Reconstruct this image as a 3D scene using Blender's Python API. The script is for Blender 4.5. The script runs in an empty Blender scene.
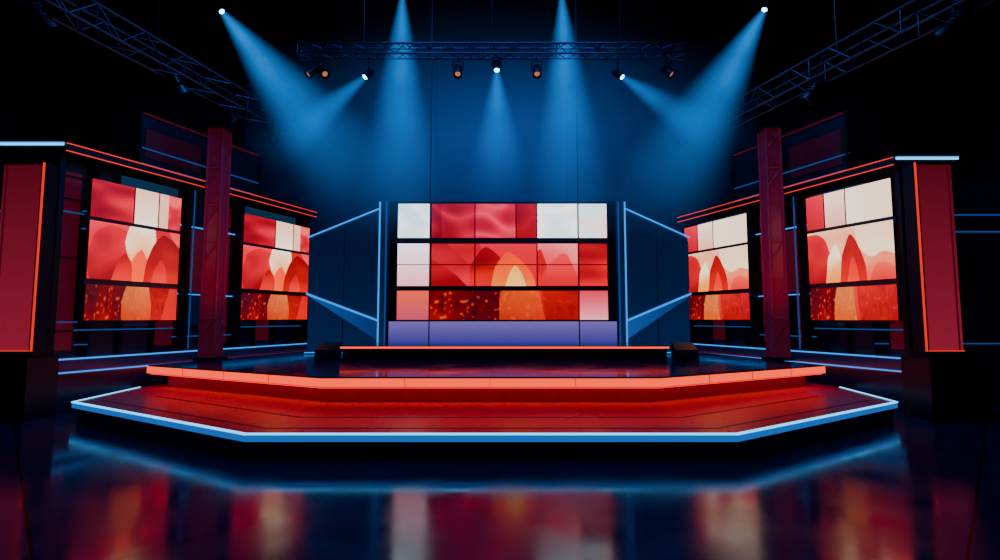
import bpy, bmesh, math, random
from mathutils import Vector, Matrix, noise
random.seed(7)
S = bpy.context.scene
COL = S.collection

# ------------------------------------------------------------ materials
def lin(c):
    return tuple(((x/255)/12.92 if x/255 <= .04045 else ((x/255+.055)/1.055)**2.4) for x in c)

def nt(name):
    m = bpy.data.materials.new(name); m.use_nodes = True
    t = m.node_tree; b = t.nodes['Principled BSDF']
    return m, t, b

def pbr(name, rgb, rough=.5, metal=0., noise_amt=.0, emis=None, estr=0., scale=6., bump=0., spec=.5):
    m, t, b = nt(name)
    c = (*lin(rgb), 1)
    b.inputs['Base Color'].default_value = c
    b.inputs['Roughness'].default_value = rough
    b.inputs['Metallic'].default_value = metal
    b.inputs['Specular IOR Level'].default_value = spec
    n = t.nodes.new('ShaderNodeTexNoise'); n.inputs['Scale'].default_value = scale
    n.inputs['Detail'].default_value = 5
    tc = t.nodes.new('ShaderNodeTexCoord'); t.links.new(tc.outputs['Object'], n.inputs['Vector'])
    mr = t.nodes.new('ShaderNodeMapRange')
    mr.inputs['To Min'].default_value = max(0, rough-.05); mr.inputs['To Max'].default_value = rough+.05
    t.links.new(n.outputs['Fac'], mr.inputs['Value']); t.links.new(mr.outputs['Result'], b.inputs['Roughness'])
    if noise_amt:
        mx = t.nodes.new('ShaderNodeMix'); mx.data_type = 'RGBA'
        mx.inputs['A'].default_value = tuple(x*(1-noise_amt) for x in c[:3])+(1,)
        mx.inputs['B'].default_value = tuple(min(1, x*(1+noise_amt)) for x in c[:3])+(1,)
        t.links.new(n.outputs['Fac'], mx.inputs['Factor']); t.links.new(mx.outputs['Result'], b.inputs['Base Color'])
    if bump:
        bp = t.nodes.new('ShaderNodeBump'); bp.inputs['Strength'].default_value = bump
        bp.inputs['Distance'].default_value = .02
        t.links.new(n.outputs['Fac'], bp.inputs['Height']); t.links.new(bp.outputs['Normal'], b.inputs['Normal'])
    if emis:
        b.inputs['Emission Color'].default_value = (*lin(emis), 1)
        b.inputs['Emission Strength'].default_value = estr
    return m

def glow(name, rgb, s):
    m, t, b = nt(name)
    b.inputs['Base Color'].default_value = (.02, .02, .02, 1)
    b.inputs['Emission Color'].default_value = (*lin(rgb), 1)
    b.inputs['Emission Strength'].default_value = s
    return m

def ramp_panel(name, ca, cb, s, axis='Z', base=(20, 10, 20), rough=.2):
    """emission gradient, for back-lit acrylic and for glow put into plain glass"""
    m, t, b = nt(name)
    tc = t.nodes.new('ShaderNodeTexCoord'); sp = t.nodes.new('ShaderNodeSeparateXYZ')
    t.links.new(tc.outputs['Generated'], sp.inputs[0])
    cr = t.nodes.new('ShaderNodeValToRGB')
    cr.color_ramp.elements[0].color = (*lin(ca), 1); cr.color_ramp.elements[1].color = (*lin(cb), 1)
    t.links.new(sp.outputs[axis], cr.inputs[0]); t.links.new(cr.outputs[0], b.inputs['Emission Color'])
    b.inputs['Emission Strength'].default_value = s
    b.inputs['Base Color'].default_value = (*lin(base), 1); b.inputs['Roughness'].default_value = rough
    return m

M = {}
M['black'] = pbr('matte_black_metal', (14, 15, 20), .45, .3)
M['navy'] = pbr('navy_gloss_glow_panel', (18, 30, 62), .22, 0, .3, (8, 32, 72), .2)  # weak blue emission stands in for light on the panel
M['navy2'] = pbr('navy_dark_glow_panel', (14, 20, 42), .3, 0, .3, (6, 18, 40), .08)  # slight blue emission put in so the dark panel still reads
M['truss'] = pbr('truss_aluminium', (66, 72, 86), .4, .8)
M['crimson'] = ramp_panel('crimson_acrylic', (215, 52, 84), (120, 20, 42), .5, 'Z', (100, 20, 38))
M['crimsondark'] = pbr('crimson_dark_glow_panel', (100, 20, 42), .3, 0, .3, (150, 14, 44), .18)  # panel is no lamp, red emission lifts the dark side wall
M['crimsondim'] = pbr('crimson_dim_glow_panel', (60, 16, 34), .35, 0, .3, (120, 12, 38), .07)  # dim red emission put into the panel colour
M['column'] = pbr('column_red_glow', (120, 32, 60), .35, 0, .25, (140, 16, 44), .11)  # red base plus emission imitating the red wash on the column
M['tealglass'] = pbr('blue_tinted_glow_panel', (22, 48, 80), .15, 0, .3, (24, 84, 120), .32)  # blue emission put into the pane to brighten the wall
M['flankglass'] = ramp_panel('blue_glass_glow', (20, 100, 190), (10, 56, 130), .7, 'X', (14, 30, 66), .1)  # gradient emission stands in for blue light on the glass
M['flankdark'] = ramp_panel('blue_glass_dark_glow', (14, 58, 120), (8, 30, 66), .34, 'Z', (12, 26, 58), .08)  # fainter gradient emission, blue sheen put into dark glass
M['orange'] = glow('orange_led_strip', (255, 66, 28), 2.1)
M['orangeline'] = glow('orange_neon_line', (255, 56, 28), 1.0)
M['redstrip'] = glow('red_under_glow', (235, 6, 30), 4.0)
M['cyan'] = glow('ice_blue_led', (85, 188, 250), 2.8)
M['blue'] = glow('blue_led_strip', (8, 102, 200), 1.0)
M['blueline'] = glow('blue_neon_line', (16, 122, 215), 2.0)
M['dimblue'] = glow('dim_blue_neon', (10, 80, 160), .75)
M['lens'] = glow('spotlight_lens', (90, 205, 255), 14)
M['warmlens'] = glow('warm_lens', (255, 150, 95), .6)
M['rubber'] = pbr('speaker_cloth', (10, 10, 12), .8, 0, .2, scale=80, bump=.3)
M['lavender'] = ramp_panel('lavender_light_panel', (66, 62, 170), (140, 120, 216), .75, 'Z', (40, 40, 70))

m, t, b = nt('led_screen_picture')
at = t.nodes.new('ShaderNodeAttribute'); at.attribute_name = 'pic'
b.inputs['Base Color'].default_value = (.01, .01, .01, 1); b.inputs['Roughness'].default_value = .3
t.links.new(at.outputs['Color'], b.inputs['Emission Color']); b.inputs['Emission Strength'].default_value = 1.0
M['screen'] = m

def floor_mat(name, rgb, rough, sc, bumpy, spec=.55):
    m, t, b = nt(name)
    tc = t.nodes.new('ShaderNodeTexCoord')
    mp = t.nodes.new('ShaderNodeMapping'); mp.inputs['Rotation'].default_value = (0, 0, math.radians(45))
    t.links.new(tc.outputs['Object'], mp.inputs['Vector'])
    br = t.nodes.new('ShaderNodeTexBrick'); br.offset = 0
    br.inputs['Scale'].default_value = sc; br.inputs['Mortar Size'].default_value = .003
    br.inputs['Brick Width'].default_value = 1; br.inputs['Row Height'].default_value = 1
    c = lin(rgb)
    br.inputs['Color1'].default_value = (*c, 1); br.inputs['Color2'].default_value = tuple(x*1.25 for x in c)+(1,)
    br.inputs['Mortar'].default_value = (.001, .001, .002, 1)
    t.links.new(mp.outputs[0], br.inputs['Vector'])
    t.links.new(br.outputs['Color'], b.inputs['Base Color'])
    n = t.nodes.new('ShaderNodeTexNoise'); n.inputs['Scale'].default_value = 1.3; n.inputs['Detail'].default_value = 6
    t.links.new(tc.outputs['Object'], n.inputs['Vector'])
    mr = t.nodes.new('ShaderNodeMapRange'); mr.inputs['From Min'].default_value = .3; mr.inputs['From Max'].default_value = .7
    mr.inputs['To Min'].default_value = rough*.6; mr.inputs['To Max'].default_value = rough*1.5
    t.links.new(n.outputs['Fac'], mr.inputs['Value']); t.links.new(mr.outputs['Result'], b.inputs['Roughness'])
    bp = t.nodes.new('ShaderNodeBump'); bp.inputs['Strength'].default_value = bumpy; bp.inputs['Distance'].default_value = .01
    t.links.new(br.outputs['Fac'], bp.inputs['Height']); bp.invert = True
    t.links.new(bp.outputs['Normal'], b.inputs['Normal'])
    b.inputs['Specular IOR Level'].default_value = spec
    return m
M['floor'] = floor_mat('polished_dark_floor', (38, 32, 58), .14, .2, .2, .38)
M['stagetop'] = floor_mat('polished_stage_deck', (36, 26, 58), .12, .3, .15, .6)
M['stagered'] = pbr('red_step_deck', (205, 12, 48), .28, 0, .06, spec=.35, scale=.5)
M['stageface'] = pbr('dark_red_riser_face', (120, 6, 26), .4, 0, .1)

# ------------------------------------------------------------ mesh builder
class B:
    def __init__(s, name):
        s.name = name; s.v = []; s.f = []; s.mi = []; s.mats = []
    def mat(s, k):
        if k not in s.mats: s.mats.append(k)
        return s.mats.index(k)
    def add(s, vs, fs, k):
        o = len(s.v); s.v += [Vector(p) for p in vs]; i = s.mat(k)
        for f in fs: s.f.append([o+a for a in f]); s.mi.append(i)
    def box(s, x, y, z, k, F=None):
        vs = [(a, b_, c) for a in x for b_ in y for c in z]
        if F: vs = [F(*p) for p in vs]
        s.add(vs, [(0, 1, 3, 2), (4, 6, 7, 5), (0, 4, 5, 1), (2, 3, 7, 6), (0, 2, 6, 4), (1, 5, 7, 3)], k)
    def tube(s, a, b_, r, k, n=8, r2=None):
        a = Vector(a); b_ = Vector(b_); d = b_-a
        if d.length < 1e-6: return
        q = d.to_track_quat('Z', 'Y'); r2 = r if r2 is None else r2
        vs = []
        for p, rr in ((a, r), (b_, r2)):
            for i in range(n):
                an = 2*math.pi*i/n
                vs.append(p+q @ Vector((math.cos(an)*rr, math.sin(an)*rr, 0)))
        fs = [(i, (i+1) % n, n+(i+1) % n, n+i) for i in range(n)]+[tuple(range(n-1, -1, -1)), tuple(range(n, 2*n))]
        s.add(vs, fs, k)
    def prism(s, pts, z0, z1, ktop, kside):
        n = len(pts)
        vs = [(p[0], p[1], z0) for p in pts]+[(p[0], p[1], z1) for p in pts]
        s.add(vs, [(i, (i+1) % n, n+(i+1) % n, n+i) for i in range(n)], kside)
        s.add(vs[n:], [tuple(range(n))], ktop); s.add(vs[:n], [tuple(range(n-1, -1, -1))], kside)
    def vprism(s, pts, y0, y1, k):
        n = len(pts)
        vs = [(p[0], y0, p[1]) for p in pts]+[(p[0], y1, p[1]) for p in pts]
        s.add(vs, [(i, (i+1) % n, n+(i+1) % n, n+i) for i in range(n)]+[tuple(range(n)), tuple(range(2*n-1, n-1, -1))], k)
    def make(s, parent=None, bevel=0):
        me = bpy.data.meshes.new(s.name)
        c = sum(s.v, Vector())/len(s.v); c.z = min(p.z for p in s.v)
        me.from_pydata([p-c for p in s.v], [], s.f)
        for k in s.mats: me.materials.append(M[k])
        me.polygons.foreach_set('material_index', s.mi); me.update()
        bm = bmesh.new(); bm.from_mesh(me); bmesh.ops.recalc_face_normals(bm, faces=bm.faces); bm.to_mesh(me); bm.free()
        o = bpy.data.objects.new(s.name, me); o.location = c; COL.objects.link(o)
        if bevel:
            md = o.modifiers.new('bevel', 'BEVEL'); md.width = bevel; md.segments = 2; md.limit_method = 'ANGLE'
        if parent: attach(o, parent)
        return o

def attach(o, p):
    o.parent = p; o.matrix_parent_inverse = Matrix.Translation(p.location).inverted()
def empty(name, loc):
    e = bpy.data.objects.new(name, None); e.location = loc; e.empty_display_size = .3; COL.objects.link(e); return e
ID = lambda x, y, z: Vector((x, y, z))

# ------------------------------------------------------------ room shell
r = B('floor'); r.box((-16, 16), (-5, 20), (-.2, 0), 'floor'); r.make()
M['wallblue'] = pbr('studio_wall_blue', (30, 52, 92), .7, 0, .35, scale=.6)
M['walldark'] = pbr('studio_wall_dark', (20, 24, 38), .85, 0, .3, scale=.6)
M['ceil'] = pbr('ceiling_black', (7, 8, 12), .9, 0, .3)
M['drop'] = pbr('backdrop_panel_blue', (34, 62, 96), .55, 0, .5, scale=.45)
w = B('wall_back'); w.box((-16, 16), (20, 20.3), (0, 12.5), 'wallblue')
w.make()
w = B('wall_left'); w.box((-16.3, -16), (-5, 20.3), (0, 12.5), 'walldark'); w.make()
w = B('wall_right'); w.box((16, 16.3), (-5, 20.3), (0, 12.5), 'walldark'); w.make()
w = B('ceiling'); w.box((-16.3, 16.3), (-5, 20.3), (12.5, 12.7), 'ceil'); w.make()
w = B('backdrop_panels')
xs = [-9.6, -7.2, -4.8, -2.4, .07, 2.5, 4.9, 7.3, 9.7]
for i in range(8):
    w.box((xs[i]+.008, xs[i+1]-.008), (18.3, 18.36), (.02, 12.45), 'drop')
for x in xs: w.box((x-.035, x+.035), (18.36, 18.5), (0, 12.45), 'black')
w.make()

# ------------------------------------------------------------ stage platform
st = empty('stage_platform', (0, 12, 0))
T1 = [(-3.57, 7.15), (3.32, 7.15), (7.66, 9.82), (7.98, 11.9), (6.3, 17.6), (-6.4, 17.6), (-8.45, 11.9), (-8.25, 9.82)]
T2 = [(-3.37, 9.48), (3.0, 9.48), (7.6, 11.85), (6.05, 17.5), (-6.2, 17.5), (-8.25, 11.85)]
def inset(pts, d):
    n = len(pts); out = []
    for i in range(n):
        a, b_, c = Vector(pts[i-1]), Vector(pts[i]), Vector(pts[(i+1) % n])
        e1 = (b_-a).normalized(); e2 = (c-b_).normalized()
        n1 = Vector((-e1.y, e1.x)); n2 = Vector((-e2.y, e2.x))
        k = (n1+n2); k = k/ (1+n1.dot(n2))
        out.append(tuple(b_+k*d))
    return out
def edge_strip(bld, pts, idx, w0, w1, z0, z1, k):
    A = inset(pts, w0); C = inset(pts, w1); n = len(pts)
    for i in idx:
        j = (i+1) % n
        vs = [(*A[i], z0), (*A[j], z0), (*C[j], z0), (*C[i], z0), (*A[i], z1), (*A[j], z1), (*C[j], z1), (*C[i], z1)]
        bld.add(vs, [(0, 1, 2, 3), (4, 7, 6, 5), (0, 4, 5, 1), (1, 5, 6, 2), (2, 6, 7, 3), (3, 7, 4, 0)], k)
p = B('lower_step'); p.prism(inset(T1, .06), 0, .25, 'navy2', 'navy2')
p.prism(T1, .25, .38, 'stagered', 'black'); p.make(st)
p = B('lower_led_edge')
edge_strip(p, T1, [7, 0, 1, 2, 6], -.02, .0, .275, .362, 'blue')
edge_strip(p, T1, [7, 0, 1, 2, 6], -.03, .02, .37, .392, 'cyan')
p.make(st)
p = B('main_deck'); p.prism(inset(T2, .3), .38, .72, 'stageface', 'stageface')
p.prism(T2, .70, .90, 'stagetop', 'black'); p.make(st)
p = B('orange_led_edge'); edge_strip(p, T2, [0, 1, 2, 4, 5], -.02, .0, .715, .87, 'orange')
A_ = inset(T2, -.022)
for i in (5, 0, 1):
    a, b_ = Vector(A_[i]), Vector(A_[(i+1) % 6]); n = 4
    for k in range(1, n):
        q = a.lerp(b_, k/n); dd = (b_-a).normalized()*.004; o_ = Vector((dd.y, -dd.x)).normalized()*.006
        c_ = [q-dd, q+dd]
        p.add([(*(c_[0]), .71), (*(c_[1]), .71), (*(c_[1]+o_), .71), (*(c_[0]+o_), .71), (*(c_[0]), .875), (*(c_[1]), .875), (*(c_[1]+o_), .875), (*(c_[0]+o_), .875)],
              [(0, 1, 2, 3), (4, 7, 6, 5), (0, 4, 5, 1), (1, 5, 6, 2), (2, 6, 7, 3), (3, 7, 4, 0)], 'black')
p.make(st)
# red wash tube tucked under the overhang of the main deck
p = B('under_glow'); edge_strip(p, inset(T2, .03), [0, 1, 5], 0, .2, .685, .699, 'redstrip'); p.make(st)
p = B('step_trim')
edge_strip(p, inset(T1, 1.15), [7, 0, 1], 0, .05, .38, .384, 'black')
edge_strip(p, inset(T1, .35), [7, 0, 1], 0, .04, .38, .384, 'black')
p.make(st)
p = B('inner_riser')
p.box((-4.16, 4.40), (13.3, 14.9), (.90, 1.16), 'black')
p.box((-4.2, 4.44), (13.25, 14.95), (1.16, 1.265), 'stagetop')
p.box((-4.2, 4.44), (13.225, 13.25), (1.2, 1.25), 'orange')
p.make(st)

# ------------------------------------------------------------ screen pictures
def mix(a, b_, t_):
    t_ = max(0, min(1, t_)); return tuple(x+(y-x)*t_ for x, y in zip(a, b_))
def sm(e0, e1, x):
    t_ = max(0, min(1, (x-e0)/(e1-e0))); return t_*t_*(3-2*t_)
def disp(c):
    l = lin(c); Y = .2126*l[0]+.7152*l[1]+.0722*l[2]
    mx = max(l); sat = (mx-min(l))/max(mx, 1e-4)
    k = 1.13+.14*sat
    l = [max(0.002, Y+(x-Y)*k) for x in l]
    return [(.18*(x/.18)**1.45 if x > .18 else .18*(x/.18)**1.1)*(1-.3*sat) for x in l]
def chaikin(P, it=2):
    for _ in range(it):
        Q = []
        for i in range(len(P)):
            a, b_ = P[i], P[(i+1) % len(P)]
            Q += [(a[0]*.84+b_[0]*.16, a[1]*.84+b_[1]*.16), (a[0]*.16+b_[0]*.84, a[1]*.16+b_[1]*.84)]
        P = Q
    return P
def inpoly(x, y, P):
    c = False; j = len(P)-1
    for i in range(len(P)):
        if (P[i][1] > y) != (P[j][1] > y) and x < (P[j][0]-P[i][0])*(y-P[i][1])/(P[j][1]-P[i][1])+P[i][0]: c = not c
        j = i
    return c
ART_L = [
 ([(-.3, .2), (-.3, 1.3), (.55, 1.3), (.30, .62), (.2, .2)], (196, 24, 58), (236, 92, 104)),
 ([(.08, .1), (-.02, .62), (.06, .90), (.22, 1.0), (.38, .94), (.46, .66), (.48, .1)], (140, 2, 36), (226, 54, 80)),
 ([(.46, 1.2), (.36, .84), (.42, .60), (.55, .44), (.68, .58), (.72, .84), (.66, 1.2)], (255, 180, 120), (255, 240, 226)),
 ([(.36, .1), (.42, .5), (.50, .68), (.56, .74), (.62, .62), (.70, .48), (.74, .1)], (255, 160, 80), (250, 96, 76)),
 ([(.58, .1), (.60, .55), (.68, .80), (.80, .96), (.94, .88), (1.1, .66), (1.1, .1)], (226, 44, 54), (150, 4, 38)),
 ([(.82, 1.2), (.9, .92), (1.1, .72), (1.2, 1.2)], (246, 140, 126), (236, 90, 106)),
 ([(.20, .2), (.28, .56), (.38, .70), (.46, .52), (.46, .2)], (244, 96, 76), (180, 10, 44)),
 ([(.66, .2), (.70, .50), (.78, .66), (.84, .48), (.84, .2)], (250, 110, 84), (200, 20, 50)),
]
ART_L3 = [
 ([(.38, -.2), (.36, .12), (.44, .4), (.64, .4), (.70, .16), (.66, -.2)], (236, 120, 66), (255, 200, 134)),
 ([(.64, -.2), (.70, .12), (.62, .5), (1.3, .5), (1.3, -.2)], (206, 24, 44), (150, 4, 32)),
 ([(.78, -.2), (.86, .14), (.93, .5), (1.3, .5), (1.3, -.2)], (232, 66, 62), (196, 22, 46)),
]
ART_R = [
 ([(-.3, .2), (-.3, 1.3), (1.3, 1.3), (1.3, .2)], (236, 112, 92), (253, 212, 184)),
 ([(-.3, .1), (-.3, .9), (.10, 1.0), (.24, .90), (.32, .62), (.34, .1)], (146, 2, 38), (226, 54, 72)),
 ([(.18, .1), (.24, .62), (.36, .86), (.44, .6), (.46, .1)], (255, 156, 80), (255, 238, 214)),
 ([(.38, .1), (.42, .62), (.52, .94), (.64, .76), (.70, .5), (.72, .1)], (230, 62, 52), (166, 6, 44)),
 ([(.46, .1), (.50, .46), (.56, .66), (.62, .44), (.62, .1)], (255, 150, 96), (226, 50, 56)),
 ([(.54, 1.2), (.62, .74), (.76, .60), (.9, .66), (1.2, .54), (1.2, 1.2)], (255, 236, 206), (250, 220, 200)),
 ([(.68, .1), (.78, .52), (.9, .54), (1.1, .42), (1.1, .1)], (206, 44, 56), (244, 128, 110)),
]
ART_R3 = [
 ([(.28, -.2), (.32, .16), (.40, .5), (.58, .5), (.62, -.2)], (255, 160, 84), (255, 220, 154)),
 ([(.58, -.2), (.54, .5), (1.3, .5), (1.3, -.2)], (190, 34, 46), (236, 90, 80)),
]
ART_M = [
 ([(-.2, .1), (-.2, 1.3), (1.3, 1.3), (1.3, .1)], (206, 34, 54), (220, 54, 86)),
 ([(-.1, .1), (-.1, 1.3), (.36, 1.3), (.42, .70), (.40, .1)], (140, 0, 38), (202, 20, 64)),
 ([(.20, 1.1), (.36, .64), (.46, .3), (.38, .2), (.24, .62), (.08, .9), (.08, 1.1)], (226, 70, 94), (176, 6, 52)),
 ([(.35, .1), (.34, .6), (.41, .98), (.49, .80), (.52, .5), (.52, .1)], (240, 72, 46), (146, 2, 44)),
 ([(.44, .1), (.46, .6), (.52, .90), (.60, .72), (.65, .5), (.68, .1)], (255, 196, 90), (236, 76, 60)),
 ([(.50, .1), (.53, .52), (.565, .68), (.60, .5), (.64, .1)], (255, 240, 184), (255, 200, 120)),
]
ART_M2 = [
 ([(.60, .1), (.62, .6), (.68, .96), (.72, .6), (.70, .1)], (230, 60, 50), (180, 8, 46)),
 ([(.66, .1), (.70, .62), (.80, .90), (.86, .5), (.88, .1)], (200, 28, 52), (232, 84, 94)),
]
ART_M3 = [
 ([(.48, -.2), (.5, .5), (.68, .5), (.72, -.2)], (220, 90, 50), (250, 156, 90)),
 ([(.72, -.2), (.66, .5), (.95, .5), (.95, -.2)], (166, 16, 36), (216, 64, 62)),
]
for A in (ART_L, ART_L3, ART_R, ART_R3, ART_M, ART_M2, ART_M3):
    for i in range(len(A)): A[i] = (chaikin(A[i][0]), A[i][1], A[i][2])
def speck(u, v):
    c = mix((92, 10, 30), (168, 40, 40), noise.noise((u*5, v*3, 1.3))*.8+.5)
    n = noise.noise((u*46, v*24, 4.1)); c = mix(c, (240, 150, 90), sm(.22, .55, n)*.6)
    n = noise.noise((u*26, v*12, 7.1)); c = mix(c, (60, 8, 28), sm(.1, .6, n)*.5)
    return c
def paint(c, A, uu, VV, u, V, k=1.):
    for P, ca, cb in A:
        if inpoly(uu, VV, P):
            z0 = max(.0, min(q[1] for q in P)); z1 = min(1, max(q[1] for q in P))
            g = (VV-z0)/(z1-z0)+noise.noise((u*4, V*4, 3))*.35
            c = mix(c, mix(ca, cb, g), k)
    return c
def art(u, V, A, A3, warp=.02):
    uu = u+noise.noise((u*4, V*3, 2.2))*warp; VV = V+noise.noise((u*4, V*3, 6.2))*warp*1.4
    if V < .31: return paint(speck(u, V), A3, uu, VV, u, V, .72)
    return paint((206, 34, 54), A, uu, VV, u, V)
def pic_left(u, v, row):
    if row == 0:
        if u < .44: return mix((150, 2, 44), (226, 50, 86), u/.44*.6+noise.noise((u*4, v*3, 1))*.7+.15)
        if u < .72: return mix((255, 238, 226), (250, 208, 188), v)
        if u < .84: return (244, 200, 184)
        return mix((200, 34, 64), (240, 130, 128), v+noise.noise((u*6, v*4, 1)))
    return art(u, .34+v*.66 if row == 1 else v*.30, ART_L, ART_L3)
def pic_right(u, v, row):
    if row == 0:
        if u < .24: return mix((190, 16, 56), (236, 96, 108), v*.6+u)
        if u < .5: return mix((255, 232, 222), (244, 190, 178), 1-v)
        return mix((255, 246, 234), (252, 226, 212), u)
    return art(u, .34+v*.66 if row == 1 else v*.30, ART_R, ART_R3)
def pic_mid(u, v, row):
    if row == 0:
        for lim, a, b_ in ((.155, (246, 250, 252), (222, 236, 246)), (.21, (180, 6, 50), (140, 2, 44)), (.37, (206, 46, 86), (160, 2, 46)),
                           (.565, (230, 96, 118), (180, 16, 62)), (.665, (176, 4, 44), (146, 0, 38)), (.86, (250, 252, 250), (226, 238, 244)), (2, (252, 228, 222), (226, 236, 244))):
            if u < lim: return mix(a, b_, abs(noise.noise((u*6, v*1.6+u*3, 0)))*2.4)
    if u < .155:
        return mix((244, 190, 200), (250, 240, 244), v) if row == 1 else mix((190, 104, 124), (226, 124, 104), v)
    if row == 2 and u > .865: return mix((240, 180, 188), (216, 90, 108), v)
    V = .34+v*.66 if row == 1 else v*.30
    if row == 1 and u > .865: return mix((222, 52, 68), (160, 6, 48), v+noise.noise((u*5, v*3, 2))*.8)
    if row == 1 and u > .665:
        c = mix((226, 84, 94), (246, 164, 168), v+noise.noise((u*5, v*3, 5))*.5)
        return paint(c, ART_M2, u, V, u, V, .85)
    return art(u, V, ART_M, ART_M3, warp=.008)

def picture(name, F, s0, s1, off, z0, z1, fn, row, parent, flip=False, nx=190):
    ny = max(12, int(nx*(z1-z0)/abs(s1-s0)))
    vs = []; cs = []
    for j in range(ny+1):
        for i in range(nx+1):
            a = i/nx; b_ = j/ny
            vs.append(F(s0+(s1-s0)*a, off, z0+(z1-z0)*b_))
            c = fn(1-a if flip else a, b_, row); cs.append((*disp(c), 1))
    fs = [(j*(nx+1)+i, j*(nx+1)+i+1, (j+1)*(nx+1)+i+1, (j+1)*(nx+1)+i) for j in range(ny) for i in range(nx)]
    me = bpy.data.meshes.new(name)
    c0 = vs[0].copy(); me.from_pydata([v-c0 for v in vs], [], fs)
    a = me.color_attributes.new('pic', 'FLOAT_COLOR', 'POINT')
    a.data.foreach_set('color', [x for c in cs for x in c])
    me.materials.append(M['screen']); me.update()
    o = bpy.data.objects.new(name, me); o.location = c0; COL.objects.link(o); attach(o, parent)

# ------------------------------------------------------------ centre video wall
vw = empty('video_wall', (0.07, 14.7, 1.265))
c = B('frame')
c.box((-3.28, 3.42), (14.62, 14.8), (1.265, 5.45), 'black')
rows = [(4.34, 5.35), (2.93, 4.17), (1.95, 2.79)]
c.box((-2.99, 3.13), (14.54, 14.62), (4.19, 4.32), 'navy2')
c.box((-2.99, 3.13), (14.54, 14.62), (2.81, 2.91), 'navy2')
def cx(px): return (px-500)/500*14.5/.992
for px in (431, 475, 516, 537, 578):
    c.box((cx(px)-.014, cx(px)+.014), (14.46, 14.5), (2.93 if px not in (516,) else 4.34, 5.35), 'black')
c.box((-2.99, 3.13), (14.46, 14.5), (3.54, 3.56), 'black')
c.make(vw)
for i, (a, b_) in enumerate(rows):
    picture('screen_row_%d' % (i+1), ID, -2.99, 3.13, 14.5, a, b_, pic_mid, i, vw, nx=300)
c = B('screen_backing')
for a, b_ in rows: c.box((-2.99, 3.13), (14.51, 14.62), (a, b_), 'black')
c.make(vw)
c = B('lavender_plinth'); c.box((-3.2, 3.36), (14.42, 14.62), (1.27, 1.9), 'lavender'); c.make(vw)
c = B('neon_edge')
for x, k in ((-3.62, 'blueline'), (-3.42, 'dimblue'), (3.56, 'dimblue'), (3.76, 'blueline')):
    c.box((x-.02, x+.02), (14.85, 14.9), (1.27, 5.5), k)
c.box((-3.62, -3.42), (14.9, 14.95), (1.27, 5.5), 'flankdark'); c.box((3.56, 3.76), (14.9, 14.95), (1.27, 5.5), 'flankdark')
c.make(vw)

# glass partitions with lit edges, blue glow put into the panes
for sgn, x0, x1 in ((-1, -5.98, -3.75), (1, 3.9, 5.9)):
    g = B('glass_partition')
    xa, xb = sorted((x0, x1)); inner = x1 if sgn < 0 else x0; outer = x0 if sgn < 0 else x1
    mid = (inner+outer)/2
    g.vprism([(outer, .92), (inner, .92), (inner, 5.42), (outer, 4.5)], 15.6, 15.66, 'flankdark')
    g.vprism([(outer, 2.72), (inner, 1.36), (inner, 1.90)], 15.44, 15.48, 'flankglass')
    g.vprism([(outer, 4.48), (inner, 4.75), (inner, 5.40)], 15.5, 15.54, 'flankdark')
    g.vprism([(outer, 2.9), (mid, 2.45), (mid-.15*sgn, 4.86), (outer, 4.4)], 15.54, 15.57, 'flankdark')
    g.box((mid-.012, mid+.012), (15.5, 15.54), (.95, 4.9), 'navy')
    def dg(a, b_, rr, k): g.tube((a[0], 15.42, a[1]), (b_[0], 15.42, b_[1]), rr, k)
    dg((outer, 4.5), (inner, 5.42), .026, 'blueline')
    dg((outer, 2.75), (inner, 1.92), .032, 'blueline'); dg((outer, 2.72), (inner, 1.34), .010, 'dimblue')
    g.box((xa, xb), (15.38, 15.42), (.93, .96), 'blueline')
    g.make()
cb = B('hanging_cable'); cb.tube((-2.03, 14.35, 1.27), (-2.03, 14.35, 12.49), .018, 'black', 6); cb.make()
cb = B('hanging_cable'); cb.tube((2.27, 14.35, 1.27), (2.27, 14.35, 12.49), .018, 'black', 6); cb.make()

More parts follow.
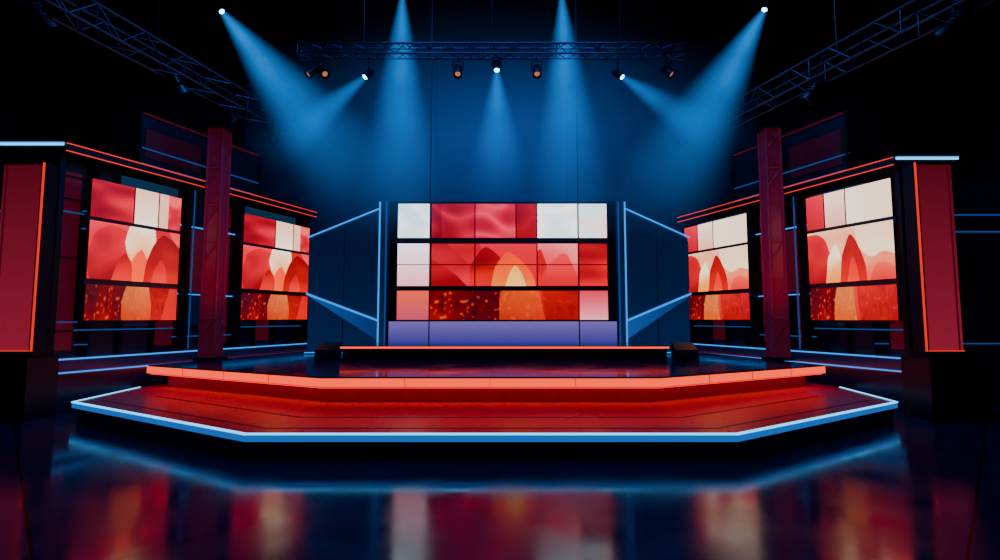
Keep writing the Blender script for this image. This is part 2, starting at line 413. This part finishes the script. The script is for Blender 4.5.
# ------------------------------------------------------------ side set walls
def side(sgn, near, far, hz, s_start):
    nr = Vector((near[0], near[1])); fa = Vector((far[0], far[1]))
    d = (fa-nr).normalized(); o = Vector((-d.y, d.x))
    if o.x*sgn < 0: o = -o
    def F(s, off, z):
        p_ = nr+d*s+o*off; return Vector((p_.x, p_.y, z))
    sy = lambda Y: (Y-near[1])/d.y
    E = sy(far[1]); SS = s_start
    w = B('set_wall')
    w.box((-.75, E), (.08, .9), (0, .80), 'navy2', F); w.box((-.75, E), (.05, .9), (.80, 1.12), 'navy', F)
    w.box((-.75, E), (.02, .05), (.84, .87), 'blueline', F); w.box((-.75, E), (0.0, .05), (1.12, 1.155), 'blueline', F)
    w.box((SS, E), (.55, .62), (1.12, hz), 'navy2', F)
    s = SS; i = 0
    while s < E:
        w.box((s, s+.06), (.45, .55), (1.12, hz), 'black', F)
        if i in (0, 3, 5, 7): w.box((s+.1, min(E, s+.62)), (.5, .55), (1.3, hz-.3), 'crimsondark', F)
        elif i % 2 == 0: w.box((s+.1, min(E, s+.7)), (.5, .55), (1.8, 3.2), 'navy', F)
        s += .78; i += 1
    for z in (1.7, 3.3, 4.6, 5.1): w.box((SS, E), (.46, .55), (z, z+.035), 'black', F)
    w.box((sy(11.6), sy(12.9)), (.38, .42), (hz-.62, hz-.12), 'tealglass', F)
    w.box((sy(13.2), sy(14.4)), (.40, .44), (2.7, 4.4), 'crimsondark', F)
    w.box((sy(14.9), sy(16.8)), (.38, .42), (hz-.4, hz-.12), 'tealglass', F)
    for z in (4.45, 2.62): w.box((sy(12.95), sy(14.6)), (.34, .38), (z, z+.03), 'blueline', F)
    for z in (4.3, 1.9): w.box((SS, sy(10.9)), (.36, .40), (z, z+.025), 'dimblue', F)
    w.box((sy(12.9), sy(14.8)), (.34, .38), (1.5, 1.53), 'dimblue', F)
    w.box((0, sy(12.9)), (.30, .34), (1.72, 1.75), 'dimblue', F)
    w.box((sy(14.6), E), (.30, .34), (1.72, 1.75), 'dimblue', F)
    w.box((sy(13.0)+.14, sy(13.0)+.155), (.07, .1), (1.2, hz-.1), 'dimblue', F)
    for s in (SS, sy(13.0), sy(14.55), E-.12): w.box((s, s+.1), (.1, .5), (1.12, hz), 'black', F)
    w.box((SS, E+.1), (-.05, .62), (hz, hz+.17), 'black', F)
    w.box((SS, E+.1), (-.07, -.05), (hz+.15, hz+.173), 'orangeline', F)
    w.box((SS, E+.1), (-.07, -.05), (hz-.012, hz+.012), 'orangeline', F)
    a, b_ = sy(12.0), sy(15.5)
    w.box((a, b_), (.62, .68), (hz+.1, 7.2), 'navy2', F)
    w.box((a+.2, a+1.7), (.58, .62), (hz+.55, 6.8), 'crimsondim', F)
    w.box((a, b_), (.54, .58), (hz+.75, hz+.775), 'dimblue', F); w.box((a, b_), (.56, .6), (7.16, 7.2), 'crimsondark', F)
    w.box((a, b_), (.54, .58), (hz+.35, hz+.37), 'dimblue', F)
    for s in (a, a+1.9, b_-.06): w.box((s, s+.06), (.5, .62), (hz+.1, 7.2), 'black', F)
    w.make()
    f0 = F(SS, 0, 0)
    xx = sorted((f0.x, f0.x+sgn*(2.6 if sgn < 0 else 1.35)))
    y0 = f0.y
    h = B('canopy_return'); h.box(xx, (y0-.02, y0+.6), (hz+.02, hz+.15), 'black')
    h.box(xx, (y0-.05, y0-.02), (hz+.11, hz+.15), 'cyan'); h.box(xx, (y0-.06, y0+.1), (hz+.155, hz+.175), 'blueline')
    xo = xx[0]+.1 if sgn < 0 else xx[1]-.1
    h.box((xo-.06, xo+.06), (y0+.35, y0+.5), (0, hz+.02), 'black')
    xz = sorted((xx[0], xx[1]+(2.2 if sgn > 0 else 0)))
    h.box(xz, (y0+.9, y0+.96), (0, hz-.1), 'navy2')
    for z in (4.4, 4.0, 1.4): h.box(xz, (y0+.84, y0+.9), (z, z+.025), 'dimblue')
    h.make()
    for k, (Ya, Yb) in enumerate(((10.82, 12.74), (14.55, 17.05))):
        v = empty('video_screen', F(sy((Ya+Yb)/2), 0, 1.95))
        sa, sb = sy(Ya), sy(Yb)
        fb = B('housing')
        for (z0, z1) in ((4.23, 5.08), (2.86, 4.15), (1.95, 2.735)):
            fb.box((sa, sb), (.015, .12), (z0, z1), 'black', F)
        for t_ in (.2, .8):
            q = sa+(sb-sa)*t_; fb.box((q-.05, q+.05), (.12, .46), (1.9, 5.0), 'black', F)
        fb.box((sa-.02, sb+.02), (.04, .14), (2.735, 2.86), 'navy2', F)
        fb.box((sa-.02, sb+.02), (.04, .14), (4.15, 4.23), 'navy2', F)
        for t_ in (.44, .72) if sgn < 0 else (.5, .76):
            q = sa+(sb-sa)*t_; fb.box((q-.008, q+.008), (-.02, 0), (4.23, 5.08), 'black', F)
        fb.make(v)
        for i, (z0, z1) in enumerate(((4.23, 5.08), (2.86, 4.15), (1.95, 2.735))):
            picture('screen_row_%d' % (i+1), F, sa, sb, 0, z0, z1, pic_left if sgn < 0 else pic_right, i, v, flip=sgn > 0)
    return F, sy
side(-1, (-8.98, 10.82), (-6.5, 17.2), 5.52, -.55)
side(1, (8.6, 10.82), (6.3, 17.2), 5.34, -.12)

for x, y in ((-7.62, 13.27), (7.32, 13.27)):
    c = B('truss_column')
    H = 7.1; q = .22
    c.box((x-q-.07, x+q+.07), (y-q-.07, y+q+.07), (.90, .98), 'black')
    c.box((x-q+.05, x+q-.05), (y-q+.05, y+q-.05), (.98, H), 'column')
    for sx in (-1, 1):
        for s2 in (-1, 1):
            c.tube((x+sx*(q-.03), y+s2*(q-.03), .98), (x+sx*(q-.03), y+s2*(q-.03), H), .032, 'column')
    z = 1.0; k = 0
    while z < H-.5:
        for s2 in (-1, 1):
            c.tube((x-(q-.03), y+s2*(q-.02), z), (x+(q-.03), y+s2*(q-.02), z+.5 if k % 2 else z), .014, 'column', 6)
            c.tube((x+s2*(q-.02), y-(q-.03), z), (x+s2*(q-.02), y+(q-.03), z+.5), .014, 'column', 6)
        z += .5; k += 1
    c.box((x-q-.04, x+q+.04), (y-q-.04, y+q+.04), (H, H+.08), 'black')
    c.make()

for x0, x1 in ((-10.12, -9.25), (8.42, 9.2)):
    e = B('illuminated_panel'); y = 10.0
    e.box((x0-.12, x1+.12), (y-.25, y+.45), (0, 1.22), 'black')
    e.box((x0-.05, x1+.05), (y-.1, y+.3), (1.22, 1.34), 'black')
    e.box((x0, x1), (y, y+.2), (1.34, 5.12), 'crimson')
    for x in ((x1,) if x0 < 0 else (x0,)):
        e.box((x-.045, x+.045), (y-.05, y+.22), (1.34, 5.15), 'black')
        e.box((x-.018, x+.018), (y-.07, y-.05), (1.34, 5.15), 'orangeline')
    e.box((x0, x1), (y-.03, y+.22), (5.12, 5.17), 'black')
    for xq in (x0+.08, x1-.08): e.box((xq-.012, xq+.012), (y-.02, y), (1.34, 5.12), 'crimsondark')
    e.box((x0+.05, x1-.05), (y-.27, y-.25), (.15, 1.08), 'rubber')
    e.box((x0, x1), (y-.03, y+.02), (1.34, 1.36), 'orangeline')
    e.make()

for x, y in ((-4.65, 13.6), (5.0, 13.6)):
    m_ = B('stage_monitor_speaker')
    vs = [(x-.3, y-.2, .9), (x+.3, y-.2, .9), (x+.3, y+.25, .9), (x-.3, y+.25, .9), (x-.3, y-.12, 1.15), (x+.3, y-.12, 1.15), (x+.3, y+.25, 1.33), (x-.3, y+.25, 1.33)]
    m_.add(vs, [(0, 1, 2, 3), (4, 7, 6, 5), (0, 4, 5, 1), (1, 5, 6, 2), (2, 6, 7, 3), (3, 7, 4, 0)], 'black')
    m_.box((x-.25, x+.25), (y-.21, y-.19), (.94, 1.12), 'rubber')
    m_.tube((x, y-.215, 1.03), (x, y-.2, 1.03), .07, 'navy2', 16)
    m_.make(bevel=.01)

# ------------------------------------------------------------ trusses
def truss(a, b_, w_, name='lighting_truss', hang=2):
    a = Vector(a); b_ = Vector(b_); d = (b_-a); L = d.length; d.normalize()
    sd = Vector((-d.y, d.x, 0)).normalized(); up = Vector((0, 0, 1)); h = w_/2
    t_ = B(name)
    cr_ = [(-h, -h), (h, -h), (h, h), (-h, h)]
    P = lambda s, c_: a+d*s+sd*c_[0]+up*c_[1]
    for c_ in cr_: t_.tube(P(0, c_), P(L, c_), .028, 'truss', 8)
    n = max(2, int(L/w_)); st_ = L/n
    for i in range(n):
        for k in range(4):
            c1, c2 = cr_[k], cr_[(k+1) % 4]
            if i % 2: c1, c2 = c2, c1
            t_.tube(P(i*st_, c1), P((i+1)*st_, c2), .013, 'truss', 5)
        if i % 4 == 0:
            for k in range(4): t_.tube(P(i*st_, cr_[k]), P(i*st_, cr_[(k+1) % 4]), .013, 'truss', 5)
    for i in range(hang):
        s = L*(i+.5)/hang
        t_.tube(P(s, (0, h)), Vector((P(s, (0, 0)).x, P(s, (0, 0)).y, 12.49)), .008, 'black', 5)
    return t_.make()
truss((-8.9, 5.4, 7.75), (-6.2, 15.8, 7.75), .48, hang=3)
truss((8.95, 5.4, 7.6), (5.75, 15.6, 7.6), .48, hang=3)
truss((-5.0, 12, 8.64), (4.6, 12, 8.64), .26, hang=3)
truss((-8.5, 12.2, 10.6), (8.5, 12.2, 10.6), .4, hang=4)

# ------------------------------------------------------------ beams (self-glowing cones that stand in for lit haze)
def math_kit(t):
    N = t.nodes.new; K = t.links.new
    def mt(op, a, b_=None, clamp=False):
        n = N('ShaderNodeMath'); n.operation = op; n.use_clamp = clamp
        for i, x in enumerate((a, b_)):
            if x is None: continue
            if isinstance(x, (int, float)): n.inputs[i].default_value = x
            else: K(x, n.inputs[i])
        return n.outputs[0]
    return N, K, mt
def beam_mat(name, L, R, s):
    m = bpy.data.materials.new(name); m.use_nodes = True; t = m.node_tree
    for n in list(t.nodes): t.nodes.remove(n)
    N, K, mt = math_kit(t)
    tc = N('ShaderNodeTexCoord'); sp = N('ShaderNodeSeparateXYZ'); K(tc.outputs['Object'], sp.inputs[0])
    x, y, z = sp.outputs
    tt = mt('MULTIPLY', z, 1/L)
    rad = mt('SQRT', mt('ADD', mt('MULTIPLY', x, x), mt('MULTIPLY', y, y)))
    rr = mt('ADD', mt('MULTIPLY', tt, R-.09), .09)
    q = mt('DIVIDE', rad, rr)
    core = mt('POWER', mt('SUBTRACT', 1, mt('MULTIPLY', q, q), True), 1.7)
    fall = mt('POWER', mt('SUBTRACT', 1, tt, True), 1.45)
    inv = mt('DIVIDE', .35, mt('ADD', rr, .12))
    ns = N('ShaderNodeTexNoise'); ns.inputs['Scale'].default_value = 1.1; K(tc.outputs['Object'], ns.inputs['Vector'])
    hz = mt('ADD', mt('MULTIPLY', ns.outputs['Fac'], 1.1), .45)
    st_ = mt('MULTIPLY', mt('MULTIPLY', mt('MULTIPLY', core, fall), mt('MULTIPLY', inv, hz)), s)
    em = N('ShaderNodeEmission'); em.inputs['Color'].default_value = (*lin((10, 124, 215)), 1); K(st_, em.inputs['Strength'])  # volume emits by itself, the lamp does not light it
    out = N('ShaderNodeOutputMaterial'); K(em.outputs[0], out.inputs['Volume'])
    return m
def fixture(pos, target, L=0, R=0, s=0, lit=True, top=None, power=160, k='lens', size=1.0):
    pos = Vector(pos); d = (Vector(target)-pos).normalized(); q = d.to_track_quat('Z', 'Y')
    e = empty('stage_spotlight' if lit else 'par_can_light', pos)
    f = B('lamp_body'); z_ = size
    P = lambda x, y, z: pos+q @ Vector((x*z_, y*z_, z*z_))
    f.tube(P(0, 0, -.30), P(0, 0, 0), .09*z_, 'black', 20, .115*z_)
    f.tube(P(0, 0, -.38), P(0, 0, -.30), .06*z_, 'black', 16, .09*z_)
    for i in range(4): f.tube(P(0, 0, -.28+i*.05), P(0, 0, -.265+i*.05), .115*z_, 'black', 20)
    if lit:
        f.tube(P(0, 0, -.004), P(0, 0, .03), .085*z_, k, 20, .07*z_); f.tube(P(0, 0, .03), P(0, 0, .05), .07*z_, k, 20, .03*z_)
    else:
        f.tube(P(0, 0, -.004), P(0, 0, .004), .075*z_, k, 20)
        n = 20
        for i in range(n):
            a0, a1 = i/n*6.28319, (i+1)/n*6.28319
            vs = [P(math.cos(a)*rr, math.sin(a)*rr, zz) for zz in (0, .06) for a in (a0, a1) for rr in (.105, .12)]
            f.add(vs, [(0, 2, 6, 4), (1, 3, 7, 5), (4, 5, 7, 6)], 'black')
    side_ = q @ Vector((1, 0, 0)); side_.z = 0; side_.normalize()
    c_ = P(0, 0, -.16)
    for sg in (-1, 1): f.tube(c_+side_*sg*.14*z_, c_+side_*sg*.14*z_+Vector((0, 0, .26*z_)), .014, 'black', 6)
    tp = c_+Vector((0, 0, .26*z_)); f.tube(tp-side_*.14*z_, tp+side_*.14*z_, .014, 'black', 6)
    f.tube(tp, (tp.x, tp.y, top if top else tp.z+.2), .018, 'black', 6)
    f.make(e)
    if lit:
        me = bpy.data.meshes.new('glow_beam'); bm = bmesh.new()
        n = 32; a = [bm.verts.new((math.cos(i/n*6.28319)*.09, math.sin(i/n*6.28319)*.09, 0)) for i in range(n)]
        b2 = [bm.verts.new((math.cos(i/n*6.28319)*R, math.sin(i/n*6.28319)*R, L)) for i in range(n)]
        for i in range(n): bm.faces.new((a[i], a[(i+1) % n], b2[(i+1) % n], b2[i]))
        bm.faces.new(a[::-1]); bm.faces.new(b2); bm.to_mesh(me); bm.free()
        me.materials.append(beam_mat('beam_glow', L, R, s))
        o = bpy.data.objects.new('glow_beam', me); o.location = pos+d*.02; o.rotation_mode = 'QUATERNION'; o.rotation_quaternion = q
        COL.objects.link(o); attach(o, e)
        l = bpy.data.lights.new('lamp', 'SPOT'); l.energy = power; l.color = lin((40, 140, 245)); l.spot_size = math.radians(34); l.spot_blend = .8
        l.shadow_soft_size = .1
        lo = bpy.data.objects.new('lamp', l); lo.location = pos+d*.1; lo.rotation_mode = 'QUATERNION'; lo.rotation_quaternion = d.to_track_quat('-Z', 'Y')
        COL.objects.link(lo); attach(lo, e)
    return e
Yb = 12
fixture((-.08, Yb, 8.15), (-.05, Yb-.5, 5), 3.6, 1.1, 3.4, top=8.5, size=.8)
fixture((-3.35, Yb, 7.97), (-4.8, Yb-.5, 6.3), 3.3, .85, 3.2, top=8.5, size=.8)
fixture((3.03, Yb, 7.97), (4.67, Yb-.5, 6.5), 3.3, .85, 3.2, top=8.5, size=.8)
fixture((-2.5, Yb+.2, 10.2), (-2.5, Yb+.2, 5), 6.4, 1.55, 4.2, top=10.4)
fixture((1.58, Yb+.2, 10.2), (1.75, Yb+.2, 5), 6.4, 1.55, 4.2, top=10.4)
fixture((-7.1, Yb+.2, 9.8), (-4.1, Yb+.2, 6.1), 6.8, 1.95, 4.2, top=10.4, size=.8)
fixture((6.75, Yb+.2, 9.85), (4.5, Yb+.2, 6.0), 6.8, 1.95, 4.0, top=10.4, size=.8)
for x, tx in ((-4.35, -3.6), (-1.05, -1.05), (.92, .92), (4.25, 5.0), (-4.75, -5.6)):
    fixture((x, Yb, 8.05), (tx, Yb-.6, 7), lit=False, top=8.53, k='warmlens', size=.9)
for (x, y, z, tx, ty, tz) in ((-7.35, 11.2, 7.2, -5, 12, 3), (-6.6, 14.2, 7.2, -5, 12, 4), (-7.0, 12.8, 7.2, -3, 12, 3), (6.25, 14, 7.05, 4, 12, 3), (7.1, 11.2, 7.05, 4, 12, 3), (-8.1, 8.6, 7.2, -5, 11, 3), (7.95, 8.6, 7.05, 5, 11, 3)):
    fixture((x, y, z), (tx, ty, tz), lit=False, top=z+.33, k='navy', size=1.3)

def haze(loc, rad, s):  # glowing volume added to imitate lit haze and lift the background
    m = bpy.data.materials.new('blue_haze_glow'); m.use_nodes = True; t = m.node_tree
    for n in list(t.nodes): t.nodes.remove(n)
    N, K, mt = math_kit(t)
    tc = N('ShaderNodeTexCoord'); vm = N('ShaderNodeVectorMath'); vm.operation = 'LENGTH'; K(tc.outputs['Object'], vm.inputs[0])
    f = mt('POWER', mt('SUBTRACT', 1, vm.outputs['Value'], True), 1.4)
    ns = N('ShaderNodeTexNoise'); ns.inputs['Scale'].default_value = 2.4; ns.inputs['Detail'].default_value = 4; K(tc.outputs['Object'], ns.inputs['Vector'])
    st_ = mt('MULTIPLY', mt('MULTIPLY', f, mt('ADD', mt('MULTIPLY', ns.outputs['Fac'], 1.6), .1)), s)
    em = N('ShaderNodeEmission'); em.inputs['Color'].default_value = (*lin((6, 92, 170)), 1); K(st_, em.inputs['Strength'])
    out = N('ShaderNodeOutputMaterial'); K(em.outputs[0], out.inputs['Volume'])
    me = bpy.data.meshes.new('haze_glow'); bm = bmesh.new(); bmesh.ops.create_icosphere(bm, subdivisions=4, radius=1); bm.to_mesh(me); bm.free()
    me.materials.append(m); o = bpy.data.objects.new('haze_glow', me); o.location = loc; o.scale = rad; COL.objects.link(o)
haze((0, 14.6, 7.4), (8.4, 3.2, 4.0), .15)

# ------------------------------------------------------------ lights
def light(kind, name, loc, tgt, e, rgb, size=1., spot=60, blend=.7, sy_=None):
    l = bpy.data.lights.new(name, kind); l.energy = e; l.color = lin(rgb)
    if kind == 'SPOT': l.spot_size = math.radians(spot); l.spot_blend = blend; l.shadow_soft_size = size
    if kind == 'AREA':
        l.size = size
        if sy_: l.shape = 'RECTANGLE'; l.size_y = sy_
    o = bpy.data.objects.new(name, l); o.location = loc
    o.rotation_euler = (Vector(tgt)-Vector(loc)).to_track_quat('-Z', 'Y').to_euler(); COL.objects.link(o)
BL = (32, 134, 245)
light('SPOT', 'wall_wash_light', (-3, 9.5, 12.2), (-2.4, 18.4, 7), 850, BL, .5, 75, 1)
light('SPOT', 'wall_wash_light', (3, 9.5, 12.2), (2.4, 18.4, 7), 850, BL, .5, 75, 1)
light('AREA', 'stage_wash_light', (0, 11, 11.9), (0, 12, 0), 380, (50, 90, 245), 6, sy_=3)
for sx in (-1, 1):
    light('SPOT', 'red_wash_light', (sx*5.2, 11.2, 1.3), (sx*7.6, 13.2, 4), 420, (255, 40, 90), .2, 56, 1)
    light('SPOT', 'blue_side_fill', (sx*4, 9, 11.5), (sx*9, 12, 4), 1700, BL, .3, 70, 1)  # blue spot is an added fill without fixture, brightens the side walls
light('AREA', 'floor_wash_light', (0, 4, 11.9), (0, 4, 0), 420, (80, 76, 235), 8, sy_=3)

wd = bpy.data.worlds.new('studio_dark'); S.world = wd; wd.use_nodes = True
wd.node_tree.nodes['Background'].inputs[0].default_value = (.004, .008, .02, 1)
wd.node_tree.nodes['Background'].inputs[1].default_value = .3

# ------------------------------------------------------------ camera
cam = bpy.data.cameras.new('camera'); cam.lens = 18; cam.sensor_width = 36
co = bpy.data.objects.new('camera', cam); co.location = (0, 0, 2.0)
co.rotation_euler = (math.radians(90+4.35), 0, 0); COL.objects.link(co); S.camera = co
